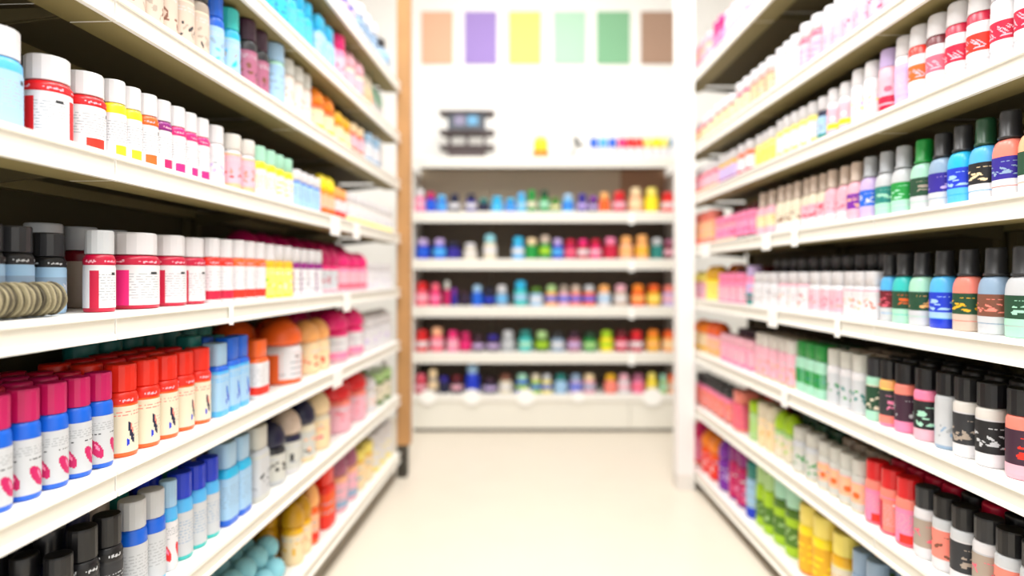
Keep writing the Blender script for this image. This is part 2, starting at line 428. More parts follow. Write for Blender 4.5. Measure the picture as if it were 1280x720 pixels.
# ---- left rack, fifth shelf
zE = ZL[4]
for i, (x, D, H) in enumerate(((-4, .068, .186), (34, .068, .186), (76, .066, .178))):
    u = uL(x) * 1.10
    product('round', -DL + TL * u - .125, u, zE, -.6, D, H, C('charcoal', 'paleblue', 'black', style='band', bg='paleblue', acc='slate', mark='white'),
            'black-capped pale blue bottle behind the twine coils', "left rack's fifth shelf", 'nearest', "bottles on the left rack's fifth shelf", seed=i)
fill('L', 4, ZL, [
    (112, 138, 'round', .064, .180, C('palegrey', 'white', 'crimson', 'crimson', style='stripe', acc='crimson'), 'grey-capped bottle with crimson band and base'),
    (139, 190, 'round', .115, .184, C('white', 'white', 'crimson', 'crimson', style='stripe', acc='hotpink'), 'wide white-capped bottle with crimson band'),
    (192, 246, 'round', .105, .186, C('white', 'white', 'crimson', 'crimson', style='stripe', acc='crimson'), 'white-capped bottle with crimson neck band'),
    (246, 284, 'round', .070, .190, C('white', 'white', 'scarlet', 'white', style='foot', bg='white', acc='crimson'), 'white-capped bottle with scarlet neck band'),
    (284, 324, 'round', .072, .192, C('white', 'white', 'orange', 'white', style='foot', bg='white', acc='scarlet'), 'white-capped bottle with orange neck band'),
    (324, 358, 'round', .076, .190, C('white', 'paleyellow', 'gold', 'yellow', style='spot', bg='paleyellow', acc='white', mark='lime'), 'white-capped bottle with golden yellow band'),
    (358, 396, 'round', .078, .186, C('white', 'white', 'purple', 'white', style='stripe', acc='purple'), 'white-capped bottle with purple neck band'),
    (396, 414, 'dome', .10, .21, C('magenta', 'palepink', 'hotpink', style='spot', bg='palegrey', acc='crimson', mark='grey'), 'pale pink bottle with round magenta top'),
    (414, 449, 'dome', .12, .20, C('hotpink', 'palepink', 'pink', style='foot', bg='palepink', acc='rose'), 'pink bottle with round hot pink top'),
    (450, 494, 'round', .12, .15, C('white', 'white', 'white', style='spot', bg='white', acc='palegrey', mark='lilac'), 'plain white bottle with faint grey print'),
])
# magenta tops showing behind the white caps
for i in range(8):
    u = 2.42 + i * .155
    product('dome', -DL + TL * u - .235, u, zE, -.5, .148, .262, BK('magenta', 'magenta'), 'large magenta round-topped bottle at the back', "left rack's fifth shelf", 'nearest', "bottles behind the front row of the left rack's fifth shelf", big=False, nolabel=True)
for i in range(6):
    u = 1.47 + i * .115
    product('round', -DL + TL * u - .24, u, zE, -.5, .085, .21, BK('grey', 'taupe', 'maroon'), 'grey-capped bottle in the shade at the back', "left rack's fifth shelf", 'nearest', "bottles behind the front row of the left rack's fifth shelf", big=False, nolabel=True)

# twine coils standing on edge
def coil_mesh(R, T, seed):
    rng = random.Random(seed); s = MB(); seg = 36; ring = []
    cols = [mat('twine_pale', 0.95, hexv='9c9274', bump=.8, scale=260), mat('twine_dark', 0.95, hexv='50493a', bump=.8, scale=260), mat('twine_mid', 0.95, hexv='7c7358', bump=.8, scale=260)]
    turns = 4
    for t in range(turns):                      # strands side by side across the thickness
        y = (t - (turns - 1) / 2) * T / turns; rr = T / turns * .62; Rm = R - rr - abs(t - 1.5) * .002 + rng.uniform(-.001, .001)
        b = len(s.v); q = 8
        for k in range(seg):
            a = 2 * PI * k / seg; wob = 1 + .02 * math.sin(5 * a + seed + t)
            for j in range(q):
                c = 2 * PI * j / q
                rad = (Rm + rr * math.cos(c)) * wob
                s.v.append((rad * math.cos(a), y + rr * math.sin(c), rad * math.sin(a)))
        m_ = cols[(t + seed) % 3]
        for k in range(seg):
            for j in range(q):
                s.face((b + k * q + j, b + k * q + (j + 1) % q, b + ((k + 1) % seg) * q + (j + 1) % q, b + ((k + 1) % seg) * q + j), m_, True)
    return s.mesh('winding')
def core_mesh(R, T):
    s = MB(); b = len(s.v); seg = 28
    for (r, y) in ((R * .82, -T * .36), (R * .82, T * .36), (R * .3, T * .36), (R * .3, -T * .36)):
        for k in range(seg):
            a = 2 * PI * k / seg; s.v.append((r * math.cos(a), y, r * math.sin(a)))
    cm = mat('twine_core', 0.95, hexv='4a4434', bump=.6, scale=200)
    for i in range(4):
        for k in range(seg):
            l = (k + 1) % seg; s.face((b + i * seg + k, b + ((i + 1) % 4) * seg + k, b + ((i + 1) % 4) * seg + l, b + i * seg + l), cm)
    return s.mesh('core')
coils = [(coil_mesh(.0355, .0185, i), core_mesh(.0355, .0185)) for i in range(3)]
u = uL(-12)
i = 0
while u < uL(104):
    r = link('twine_coil', None, None, (-DL + TL * u - .052, u, zE + .0372), -TL + random.uniform(-.10, .10))
    r['category'] = 'coil'; r['group'] = 'twine coils in front of the black-capped bottles'
    me = coils[i % 3]; link('winding', me[0], r); link('core', me[1], r)
    placed.append((r, ['beige twine coil on edge', 'grey-brown twine coil on edge', 'brown-striped twine coil on edge'][i % 3], "left rack's fifth shelf", 'nearest'))
    u += .0215; i += 1

# ---- left rack, sixth shelf
mg = C('magenta', 'blue', 'blue', 'blue', style='leaf', bg='palegrey', acc='magenta', mark='charcoal')
rd = C('scarlet', 'orange', 'scarlet', 'orange', style='figure', bg='ivory', acc='salmon', mark='navy')
fill('L', 5, ZL, [
    (-32, 134, 'round', .0565, .206, mg, 'magenta-capped blue bottle with leaf label', (3, [BK('magenta', 'blue'), BK('crimson', 'blue'), BK('magenta', 'blue')], 'magenta-capped blue bottle')),
    (136, 256, 'round', .070, .212, rd, 'red-capped orange bottle with cream label', (2, [BK('scarlet', 'orange'), BK('red', 'orange'), BK('red', 'scarlet')], 'red-capped orange bottle')),
    (258, 276, 'square', .066, .215, C('paleblue', 'skyblue', 'blue', style='figure', bg='paleblue', acc='skyblue', mark='royal'), 'square blue bottle with pale cap', (1, [BK('teal', 'teal'), BK('teal', 'blue')], 'teal-capped square bottle', 1.1)),
    (276, 303, 'square', .066, .225, C('blue', 'skyblue', 'blue', style='figure', bg='paleblue', acc='skyblue', mark='royal'), 'square blue bottle with blue cap', (1, [BK('blue', 'blue'), BK('teal', 'blue')], 'blue-capped square bottle', 1.0)),
    (303, 326, 'square', .088, .198, C('orange', 'white', 'orange', style='foot', bg='white', acc='scarlet'), 'square white bottle with orange cap', (1, [BK('orange', 'orange')], 'orange-capped square bottle', 1.0)),
    (327, 370, 'dome', (.165, 1), .245, C('orange', 'orange', 'white', style='stripe', bg='white', acc='orange'), 'orange bottle with large round orange top', (1, [BK('orange', 'orange')], 'round orange-topped bottle', 1.0)),
    (371, 401, 'dome', (.14, 2), .225, C('apricot', 'cream', 'cream', style='spot', bg='cream', acc='scarlet', mark='peach'), 'cream bottle with round apricot top', (1, [BK('orange', 'orange')], 'apricot-and-orange bottle', 1.05)),
    (402, 442, 'dome', (.17, 2), .25, C('hotpink', 'palepink', 'hotpink', style='foot', bg='white', acc='pink'), 'white and pink bottle with round hot pink top', (1, [BK('magenta', 'magenta')], 'magenta round-topped bottle', 1.08)),
    (443, 494, 'dome', .14, .21, C('white', 'white', 'white', style='spot', bg='white', acc='lilac', mark='palegrey'), 'plain white bottle with round white top'),
])
# shaded teal row behind the red caps
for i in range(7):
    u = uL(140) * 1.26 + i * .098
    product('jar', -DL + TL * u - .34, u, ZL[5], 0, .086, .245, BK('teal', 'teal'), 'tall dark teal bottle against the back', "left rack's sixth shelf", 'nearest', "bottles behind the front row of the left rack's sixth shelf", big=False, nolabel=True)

# ---- left rack, seventh shelf
fill('L', 6, ZL, [
    (60, 88, 'round', .062, .20, C('black', 'charcoal', 'black', style='plain', bg='charcoal', acc='grey'), 'black-capped charcoal bottle', (2, [BK('black', 'charcoal')], 'black-capped dark bottle', 1.0)),
    (88, 146, 'round', .062, .230, C('black', 'charcoal', 'black', style='plain', bg='charcoal', acc='grey'), 'tall black-capped charcoal bottle', (2, [BK('black', 'navy'), BK('navy', 'royal')], 'tall dark-capped bottle', 1.0)),
    (152, 198, 'round', .078, .228, C('palegrey', 'blue', 'blue', 'cyan', style='plain', bg='palegrey', acc='grey'), 'white-capped blue bottle with grey label', (3, [BK('taupe', 'blue'), BK('teal', 'blue')], 'dull-capped blue bottle', 1.05)),
    (198, 216, 'round', .062, .232, C('paleblue', 'cyan', 'skyblue', 'white', style='leaf', bg='white', acc='red', mark='grey'), 'pale-blue-capped bottle with red mark', (3, [BK('royal', 'navy'), BK('teal', 'navy')], 'deep-blue-capped bottle', 1.0)),
    (216, 268, 'round', .074, .232, C('royal', 'skyblue', 'skyblue', 'turquoise', style='plain', bg='palegrey', acc='slate'), 'royal-blue-capped sky blue bottle', (3, [BK('royal', 'royal'), BK('teal', 'teal')], 'royal-blue-capped dark bottle', 1.06)),
    (268, 302, 'square', .092, .250, C('paleblue', 'cyan', 'cyan', 'blue', style='plain', bg='paleblue', acc='slate'), 'square cyan bottle with pale cap', (2, [BK('taupe', 'taupe')], 'square grey-capped bottle', 1.0)),
    (302, 328, 'square', .095, .25, C('clearish', 'clearish', 'palegrey', style='spot', bg='palegrey', acc='grey', mark='charcoal'), 'square pale grey bottle', (2, [BK('taupe', 'taupe')], 'square dull grey bottle', 1.0)),
    (328, 346, 'dome', .12, .225, C('navy', 'palegrey', 'charcoal', style='spot', bg='clearish', acc='black', mark='charcoal'), 'grey patterned bottle with round navy top', (1, [BK('beige', 'beige')], 'beige-topped bottle', 1.15)),
    (347, 366, 'dome', .12, .245, C('beige', 'white', 'navy', style='spot', bg='clearish', acc='charcoal', mark='grey'), 'grey patterned bottle with round beige top', (1, [BK('navy', 'navy')], 'round navy-topped bottle', 1.0)),
    (367, 382, 'dome', .13, .25, C('navy', 'cream', 'ivory', style='spot', bg='clearish', acc='peach', mark='charcoal'), 'cream bottle with round navy top', (1, [BK('navy', 'navy')], 'deep navy round-topped bottle', 1.0)),
    (383, 402, 'dome', .14, .255, C('cream', 'cream', 'ivory', style='spot', bg='cream', acc='rose', mark='peach'), 'cream bottle with round cream top', (1, [BK('beige', 'navy')], 'beige-topped navy bottle', 1.0)),
    (403, 444, 'dome', (.19, 2), .265, C('red', 'palepink', 'salmon', style='spot', bg='palepink', acc='rose', mark='red'), 'pink bottle with large round red top', (1, [BK('red', 'red')], 'round red-topped bottle', 1.0)),
    (445, 460, 'dome', .13, .20, C('white', 'white', 'offwhite', style='plain', bg='white', acc='peach'), 'white bottle with round white top', (1, [BK('darkgreen', 'maroon')], 'dark-green-topped bottle', 1.2)),
    (461, 480, 'jar', .14, .19, C('palegreen', 'olive', 'olive', style='spot', bg='ivory', acc='olive', mark='taupe'), 'olive jar with pale green lid', (1, [BK('brown', 'palegreen')], 'brown-lidded jar', 1.3)),
    (480, 494, 'jar', .14, .22, C('white', 'white', 'white', style='plain', bg='white', acc='palegreen'), 'plain white lidded jar'),
])
# ---- left rack, lowest shelf
fill('L', 7, ZL, [
    (359, 382, 'dome', .086, .235, C('mustard', 'cream', 'gold', style='spot', bg='cream', acc='gold', mark='peach'), 'cream bottle with round mustard top', (2, [BK('mustard', 'mustard')], 'mustard-topped bottle', 1.0)),
    (382, 391, 'dome', .086, .255, C('apricot', 'orange', 'orange', style='foot', bg='peach', acc='scarlet'), 'orange bottle with round apricot top', (2, [BK('brown', 'maroon')], 'brown-topped bottle', 1.0)),
    (391, 410, 'square', .12, .27, C('scarlet', 'scarlet', 'scarlet', style='foot', bg='orange', acc='scarlet'), 'square scarlet bottle', (1, [BK('red', 'maroon')], 'square dark red bottle', 1.0)),
    (410, 436, 'dome', .13, .28, C('mauve', 'palepink', 'peach', style='foot', bg='palepink', acc='slate'), 'pale pink bottle with round mauve top', (1, [BK('mauve', 'brown')], 'dark mauve-topped bottle', 1.08)),
    (436, 456, 'jar', .13, .21, C('paleyellow', 'cream', 'gold', style='spot', bg='cream', acc='gold', mark='slate'), 'cream jar with pale yellow lid', (1, [BK('beige', 'taupe')], 'beige-lidded jar', 1.3)),
    (456, 494, 'jar', .14, .22, C('white', 'white', 'offwhite', 'paleyellow', style='plain', bg='white', acc='paleyellow'), 'white jar with pale yellow base', (1, [BK('white', 'taupe')], 'tall white-lidded jar', 1.3)),
])
# piled pale blue balls
def ball_mesh(R, col):
    s = MB(); pr = [(R * math.sin(PI * (t + .02) / 14.04), -R * math.cos(PI * (t + .02) / 14.04)) for t in range(15)]
    s.lathe(pr, mat(col, .8, bump=.5, scale=120), 28)
    return s.mesh('ball')
bm_ = ball_mesh(.045, 'aqua')
us = [uL(268) + k * .0925 for k in range(9)]
for lay in range(2):
    for r in range(3 if lay == 0 else 2):
        for k, u in enumerate(us[:(9 - lay)]):
            uu_ = u + lay * .046
            if uu_ + .047 > 2.47: continue
            uu = u + lay * .046; w = .075 + r * .0925 + lay * .046
            o = link('ball', bm_, None, (-DL + TL * uu - w, uu, ZL[7] + .0458 + lay * .0655), random.uniform(0, 3))
            o['category'] = 'ball'; o['group'] = 'pale blue balls piled on the lowest left shelf'
            placed.append((o, 'pale blue ball, ' + ['bottom', 'upper'][lay] + ' layer' + [', front', ', middle', ', rear'][r] + ' row', "left rack's lowest shelf", 'nearest'))

# ---- left rack, third shelf
fill('L', 2, ZL, [
    (150, 196, 'round', .070, .235, C('brown', 'taupe', 'salmon', 'brown', style='spot', bg='beige', acc='brown', mark='taupe'), 'brown-capped beige bottle with brown print'),
    (197, 215, 'round', .066, .235, C('charcoal', 'beige', 'lilac', style='spot', bg='beige', acc='brown', mark='taupe'), 'dark-capped beige bottle with lilac shoulder'),
    (216, 254, 'round', .068, .235, C('charcoal', 'ivory', 'taupe', 'taupe', style='spot', bg='beige', acc='taupe', mark='charcoal'), 'dark-capped ivory bottle with brown print'),
    (255, 275, 'round', .070, .225, C('blue', 'paleblue', 'blue', style='spot', bg='paleblue', acc='slate', mark='skyblue'), 'blue-capped pale blue bottle'),
    (275, 296, 'round', .070, .225, C('turquoise', 'mint', 'cyan', style='spot', bg='paleblue', acc='taupe', mark='cyan'), 'turquoise-capped mint bottle'),
    (296, 330, 'round', .078, .235, C('plum', 'plum', 'charcoal', style='spot', bg='mauve', acc='plum', mark='brown'), 'plum-black capped bottle with lilac label'),
    (331, 347, 'jar', .085, .235, C('paleblue', 'paleblue', 'mint', style='plain', bg='paleblue', acc='slate'), 'pale blue jar with pale blue lid'),
    (347, 381, 'jar', .090, .215, C('clearish', 'offwhite', 'beige', style='spot', bg='offwhite', acc='beige', mark='taupe'), 'off-white jar with grey lid'),
    (382, 408, 'dome', .11, .21, C('tangerine', 'apricot', 'orange', style='foot', bg='cream', acc='yellow'), 'apricot bottle with round orange top'),
    (409, 429, 'dome', .11, .18, C('gold', 'yellow', 'tangerine', style='foot', bg='cream', acc='yellow'), 'yellow bottle with round golden top'),
    (430, 446, 'jar', .11, .17, C('cream', 'orange', 'red', style='foot', bg='palepink', acc='orange'), 'orange jar with cream lid'),
    (447, 466, 'jar', .12, .18, C('paleblue', 'paleblue', 'white', style='foot', bg='white', acc='slate'), 'pale blue jar with slate print'),
    (467, 494, 'dome', (.2, 3), .25, C('white', 'white', 'white', style='plain', bg='white', acc='palegrey'), 'white bottle with rounded top'),
])
# ---- left rack, second shelf
fill('L', 1, ZL, [
    (318, 352, 'round', .085, .20, C('cyan', 'skyblue', 'blue', style='plain', bg='cyan', acc='blue'), 'cyan-capped blue bottle'),
    (352, 384, 'round', .085, .22, C('cyan', 'turquoise', 'cyan', style='plain', bg='skyblue', acc='turquoise'), 'cyan-capped turquoise bottle'),
    (384, 409, 'square', .10, .215, C('cyan', 'paleblue', 'skyblue', style='plain', bg='paleblue', acc='skyblue'), 'square pale blue bottle with cyan cap'),
    (410, 423, 'round', .11, .24, C('hotpink', 'palepink', 'pink', style='spot', bg='palepink', acc='rose', mark='mauve'), 'pale pink bottle with tall hot pink cap'),
    (424, 444, 'dome', .13, .24, C('palepink', 'palepink', 'ivory', style='foot', bg='palepink', acc='salmon'), 'pale pink bottle with rounded top'),
    (445, 458, 'dome', (.14, 2), .24, C('ivory', 'salmon', 'cream', style='foot', bg='peach', acc='rose'), 'salmon bottle with rounded ivory top'),
    (459, 494, 'dome', (.2, 4), .26, C('mint', 'white', 'offwhite', style='plain', bg='white', acc='mint'), 'white bottle with rounded mint top'),
])
# ---- left rack, top shelf
fill('L', 0, ZL, [
    (420, 436, 'round', .11, .19, C('white', 'lilac', 'indigo', style='plain', bg='lilac', acc='indigo'), 'lilac bottle with white cap and indigo shoulder'),
    (437, 462, 'jar', .12, .20, C('white', 'navy', 'slate', style='plain', bg='slate', acc='navy'), 'navy jar with white lid'),
    (463, 474, 'round', .13, .19, C('charcoal', 'slate', 'slate', style='plain', bg='paleblue', acc='navy'), 'slate bottle with charcoal cap'),
    (474, 494, 'jar', .14, .17, C('paleblue', 'charcoal', 'slate', style='plain', bg='slate', acc='charcoal'), 'charcoal jar with pale blue lid'),
])

# ---- right rack, third shelf
rb = lambda a, b: C('white', 'white', a, 'white', style='band', bg='white', acc=b, mark='palepink')
fill('R', 2, ZR, [
    (1310, 1246, 'slim', .074, .222, rb('white', 'crimson'), 'tall white bottle with one crimson label'),
    (1246, 1144, 'slim', .070, .218, [rb('crimson', 'scarlet'), rb('crimson', 'crimson'), rb('maroon', 'rose'), rb('scarlet', 'orange')], 'tall white bottle with two red bands'),
    (1143, 1125, 'slim', .066, .215, C('white', 'lilac', 'white', style='plain', bg='lilac', acc='palegrey'), 'tall plain pale lilac bottle'),
    (1124, 1104, 'slim', .066, .205, C('lilac', 'palepink', 'palepink', 'crimson', style='foot', bg='palepink', acc='crimson', mark='rose'), 'pale pink bottle with crimson foot'),
    (1103, 1069, 'slim', .062, .195, C('white', 'white', 'white', style='spot', bg='white', acc='yellow', mark='lilac'), 'white bottle with small yellow spot'),
    (1068, 1039, 'slim', .062, .178, C('white', 'palepink', 'white', style='foot', bg='palepink', acc='yellow', mark='white'), 'pale pink bottle with yellow foot'),
    (1038, 1027, 'round', .062, .172, C('white', 'paleblue', 'navy', 'teal', style='foot', bg='paleblue', acc='teal', mark='slate'), 'white-capped blue bottle with teal foot'),
    (1026, 976, 'round', .070, .175, C('white', 'white', 'paleyellow', style='panel', bg='white', acc='paleyellow', mark='grey'), 'white-capped bottle with pale yellow band'),
    (975, 950, 'round', .080, .165, C('white', 'palepink', 'paleyellow', style='plain', bg='paleyellow', acc='gold'), 'white-capped pink and yellow bottle'),
    (949, 928, 'round', .085, .165, C('white', 'palepink', 'orange', 'red', style='foot', bg='white', acc='crimson'), 'white-capped bottle with orange band, red foot'),
    (927, 905, 'round', .09, .165, C('white', 'lilac', 'gold', 'purple', style='foot', bg='lilac', acc='purple'), 'white-capped bottle with golden band, purple foot'),
    (904, 875, 'round', .10, .165, C('white', 'palepink', 'rose', 'orange', style='foot', bg='palepink', acc='tangerine'), 'white-capped bottle with rose band, orange foot'),
])
# ---- right rack, second shelf
fill('R', 1, ZR, [
    (1150, 1092, 'slim', .066, .19, C('white', 'palepink', 'pink', style='spot', bg='palepink', acc='lilac', mark='magenta'), 'pale pink bottle with magenta print'),
    (1092, 1034, 'slim', .066, .19, C('white', 'lilac', 'palepink', style='spot', bg='palepink', acc='pink', mark='rose'), 'lilac and pink slim bottle'),
    (1033, 1006, 'round', .075, .20, C('white', 'white', 'rose', style='plain', bg='palepink', acc='pink'), 'white-capped pale bottle with rose shoulder'),
    (1005, 975, 'round', .078, .19, C('white', 'cream', 'white', style='plain', bg='white', acc='peach'), 'white-capped cream bottle'),
    (974, 945, 'round', .085, .185, C('white', 'peach', 'salmon', style='stripe', bg='peach', acc='salmon', mark='rose'), 'white-capped peach bottle with salmon shoulder'),
    (944, 926, 'round', .09, .185, C('white', 'peach', 'rose', style='plain', bg='cream', acc='salmon'), 'white-capped peach bottle with rose shoulder'),
    (925, 900, 'round', .095, .165, C('white', 'cream', 'salmon', 'rose', style='plain', bg='cream', acc='paleyellow'), 'white-capped cream bottle with rose base'),
    (899, 875, 'round', .10, .16, C('white', 'peach', 'rose', 'cream', style='plain', bg='cream', acc='salmon'), 'white-capped cream bottle with rose shoulder'),
])
# ---- right rack, top shelf
fill('R', 0, ZR, [
    (975, 935, 'slim', .08, .19, C('white', 'palepink', 'pink', style='plain', bg='palepink', acc='mauve'), 'pale pink bottle with white cap'),
    (934, 912, 'slim', .09, .19, C('palepink', 'lilac', 'palepink', style='plain', bg='lilac', acc='pink'), 'pale lilac bottle with pink cap'),
    (911, 897, 'round', .10, .21, C('hotpink', 'pink', 'hotpink', style='plain', bg='pink', acc='hotpink'), 'pink bottle with hot pink cap'),
    (896, 875, 'round', .11, .20, C('palepink', 'palepink', 'peach', style='plain', bg='palepink', acc='rose'), 'pale pink bottle with pink cap'),
])
# ---- right rack, fourth shelf
def ph(cap, body, lab, base, mark='cream'): return C(cap, body, body, base, style='photo', bg=base, acc=lab, mark=mark)
fill('R', 3, ZR, [
    (1318, 1281, 'lotion', .062, .205, ph('charcoal', 'peach', 'darkgreen', 'white'), 'black-capped peach bottle with dark green label'),
    (1281, 1248, 'lotion', .062, .205, ph('charcoal', 'salmon', 'indigo', 'white', 'slate'), 'black-capped salmon bottle with indigo label'),
    (1248, 1219, 'lotion', .062, .205, ph('darkgreen', 'skyblue', 'black', 'white'), 'green-black-capped sky blue bottle with black label'),
    (1219, 1193, 'lotion', .062, .205, ph('charcoal', 'cyan', 'royal', 'skyblue', 'paleblue'), 'black-capped bright cyan bottle with blue label'),
    (1193, 1168, 'lotion', .062, .203, ph('charcoal', 'slate', 'indigo', 'palegrey', 'lilac'), 'black-capped slate bottle with indigo label'),
    (1168, 1143, 'lotion', .062, .203, ph('green', 'mint', 'darkgreen', 'palegrey', 'taupe'), 'green-capped pale mint bottle'),
    (1143, 1120, 'lotion', .062, .203, ph('grey', 'palegrey', 'green', 'mint', 'mint'), 'grey-capped bottle with bright green label'),
    (1120, 1100, 'lotion', .062, .203, ph('grey', 'palegrey', 'teal', 'mint', 'mint'), 'grey-capped bottle with teal label'),
    (1100, 1081, 'lotion', .062, .203, ph('grey', 'lilac', 'blue', 'lilac', 'white'), 'grey-capped lilac bottle with blue label'),
    (1081, 1066, 'lotion', .06, .20, ph('beige', 'palepink', 'violet', 'palepink', 'peach'), 'beige-capped pink bottle with violet label'),
    (1066, 1036, 'lotion', .062, .20, ph('beige', 'palepink', 'palepink', 'white', 'rose'), 'beige-capped pale bottle with rose print'),
    (1036, 1006, 'lotion', .064, .20, ph('beige', 'ivory', 'palepink', 'white', 'crimson'), 'beige-capped ivory bottle with crimson print'),
    (1005, 976, 'lotion', .068, .20, ph('beige', 'ivory', 'ivory', 'white', 'brown'), 'beige-capped ivory bottle with brown print'),
    (975, 951, 'lotion', .074, .20, ph('beige', 'palepink', 'cream', 'palepink', 'gold'), 'beige-capped pink bottle with golden print', (1, [BK('plum', 'maroon')], 'dark-capped bottle', 1.0)),
    (950, 926, 'jar', .080, .135, C('pink', 'pink', 'pink', 'charcoal', style='spot', bg='pink', acc='charcoal', mark='hotpink'), 'pink jar with dark print', (1, [BK('maroon', 'maroon')], 'maroon-lidded jar', 1.4)),
    (925, 900, 'jar', .085, .135, C('pink', 'peach', 'pink', style='spot', bg='pink', acc='mauve', mark='magenta'), 'peach jar with pink lid', (1, [BK('maroon', 'maroon')], 'dark maroon jar', 1.4)),
    (899, 875, 'round', .10, .20, C('salmon', 'peach', 'peach', style='foot', bg='peach', acc='salmon', mark='apricot'), 'peach bottle with salmon cap'),
])
# ---- right rack, fifth shelf
fill('R', 4, ZR, [
    (1300, 1264, 'lotion', .064, .210, ph('charcoal', 'palegrey', 'darkgreen', 'mint', 'mint'), 'black-capped pale grey bottle with leafy green label'),
    (1264, 1228, 'lotion', .064, .210, ph('charcoal', 'slate', 'brown', 'palegrey', 'salmon'), 'black-capped slate bottle with brown label'),
    (1228, 1196, 'lotion', .064, .210, ph('charcoal', 'salmon', 'darkgreen', 'beige', 'gold'), 'black-capped salmon bottle with dark label'),
    (1196, 1168, 'lotion', .064, .210, C('charcoal', 'skyblue', 'skyblue', 'royal', style='photo', bg='paleblue', acc='royal', mark='paleblue'), 'black-capped sky blue bottle with royal blue label'),
    (1168, 1143, 'lotion', .062, .208, ph('charcoal', 'mint', 'darkgreen', 'palegrey', 'apricot'), 'black-capped mint bottle with dark green label'),
    (1143, 1120, 'lotion', .062, .208, ph('charcoal', 'turquoise', 'darkgreen', 'mint', 'orange'), 'black-capped turquoise bottle with orange print'),
    (1120, 1105, 'lotion', .058, .208, ph('charcoal', 'skyblue', 'maroon', 'palegrey', 'rose'), 'black-capped sky blue bottle with maroon label'),
    (1105, 1062, 'square', .070, .155, C('white', 'palepink', 'white', 'white', style='spot', bg='white', acc='salmon', mark='peach'), 'short white bottle with salmon print', (1, [BK('black', 'charcoal')], 'black-capped bottle', 1.4)),
    (1062, 1020, 'square', .074, .155, C('white', 'white', 'white', 'white', style='spot', bg='palepink', acc='rose', mark='taupe'), 'short white bottle with rose print', (1, [BK('black', 'charcoal')], 'black-capped dark bottle', 1.4)),
    (1020, 980, 'square', .078, .155, C('white', 'white', 'palepink', 'white', style='spot', bg='white', acc='crimson', mark='peach'), 'short white bottle with crimson print', (1, [BK('black', 'charcoal')], 'tall black-capped dark bottle', 1.4)),
    (980, 950, 'square', .084, .155, C('white', 'white', 'white', 'white', style='spot', bg='white', acc='taupe', mark='plum'), 'short white bottle with plum print', (1, [BK('black', 'charcoal')], 'black-capped charcoal bottle', 1.4)),
    (949, 938, 'slim', .08, .19, C('lilac', 'pink', 'pink', 'teal', style='foot', bg='lilac', acc='teal', mark='pink'), 'pink bottle with lilac cap and teal foot'),
    (937, 905, 'round', .09, .155, C('pink', 'hotpink', 'pink', style='stripe', bg='palepink', acc='hotpink', mark='rose'), 'hot pink bottle with pink cap', (1, [BK('maroon', 'maroon')], 'maroon-capped bottle', 1.2)),
    (904, 890, 'dome', .11, .20, C('gold', 'paleyellow', 'yellow', style='plain', bg='paleyellow', acc='gold'), 'yellow bottle with round golden top', (1, [BK('tangerine', 'gold')], 'round tangerine-topped bottle', 1.05)),
    (889, 875, 'dome', .11, .17, C('paleyellow', 'palepink', 'palepink', style='plain', bg='palepink', acc='lilac'), 'pale pink bottle with pale yellow top'),
])
# ---- right rack, sixth shelf
bw = (2, [BK('black', 'charcoal')], 'black-capped bottle', 1.02)
fill('R', 5, ZR, [
    (1305, 1258, 'round', .066, .205, C('black', 'salmon', 'salmon', 'palepink', style='photo', bg='palepink', acc='plum', mark='scarlet'), 'black-capped salmon bottle with red script', bw),
    (1258, 1198, 'round', .068, .203, [C('black', 'white', 'offwhite', 'white', style='photo', bg='white', acc='black', mark='palegrey'), C('black', 'white', 'offwhite', 'white', style='photo', bg='white', acc='charcoal', mark='taupe')], 'black-capped white bottle with black label', bw),
    (1198, 1174, 'round', .064, .203, C('black', 'palegrey', 'palegrey', 'slate', style='spot', bg='palegrey', acc='slate', mark='grey'), 'black-capped pale grey bottle', bw),
    (1174, 1146, 'round', .066, .203, C('black', 'rose', 'pink', 'palepink', style='photo', bg='palepink', acc='black', mark='mint'), 'black-capped rose bottle with black label', bw),
    (1146, 1122, 'round', .064, .203, C('black', 'salmon', 'salmon', 'pink', style='photo', bg='pink', acc='plum', mark='palegrey'), 'black-capped salmon bottle with plum label', bw),
    (1122, 1106, 'round', .062, .203, C('black', 'paleyellow', 'apricot', 'pink', style='photo', bg='salmon', acc='charcoal', mark='pink'), 'black-capped apricot bottle', bw),
    (1106, 1088, 'round', .062, .20, C('charcoal', 'ivory', 'mint', 'mint', style='photo', bg='mint', acc='darkgreen', mark='ivory'), 'black-capped ivory bottle with green label', bw),
    (1088, 1040, 'round', .066, .20, C('clearish', 'palegrey', 'white', 'white', style='spot', bg='palegrey', acc='teal', mark='green'), 'white-capped bottle with green print', (2, [BK('taupe', 'taupe')], 'taupe-capped bottle', 1.0)),
    (1040, 1003, 'square', .085, .20, C('green', 'mint', 'mint', 'mint', style='band', bg='mint', acc='green', mark='teal'), 'green-capped mint bottle with green label', (1, [BK('darkgreen', 'darkgreen')], 'dark-green-capped bottle', 1.0)),
    (1002, 950, 'round', .078, .195, C('offwhite', 'palepink', 'palepink', 'peach', style='spot', bg='palepink', acc='salmon', mark='apricot'), 'white-capped pink bottle with peach base', (1, [BK('taupe', 'taupe')], 'dull-capped bottle', 1.0)),
    (949, 907, 'jar', .088, .145, C('palepink', 'pink', 'palepink', 'pink', style='stripe', bg='palepink', acc='pink', mark='rose'), 'pink striped jar with pale pink lid', (1, [BK('plum', 'plum')], 'plum-lidded jar', 1.2)),
    (906, 891, 'dome', .11, .195, C('orange', 'peach', 'palepink', style='foot', bg='peach', acc='apricot'), 'peach bottle with round orange top'),
    (890, 875, 'dome', .11, .19, C('tangerine', 'cream', 'cream', style='foot', bg='cream', acc='gold'), 'cream bottle with round tangerine top'),
])
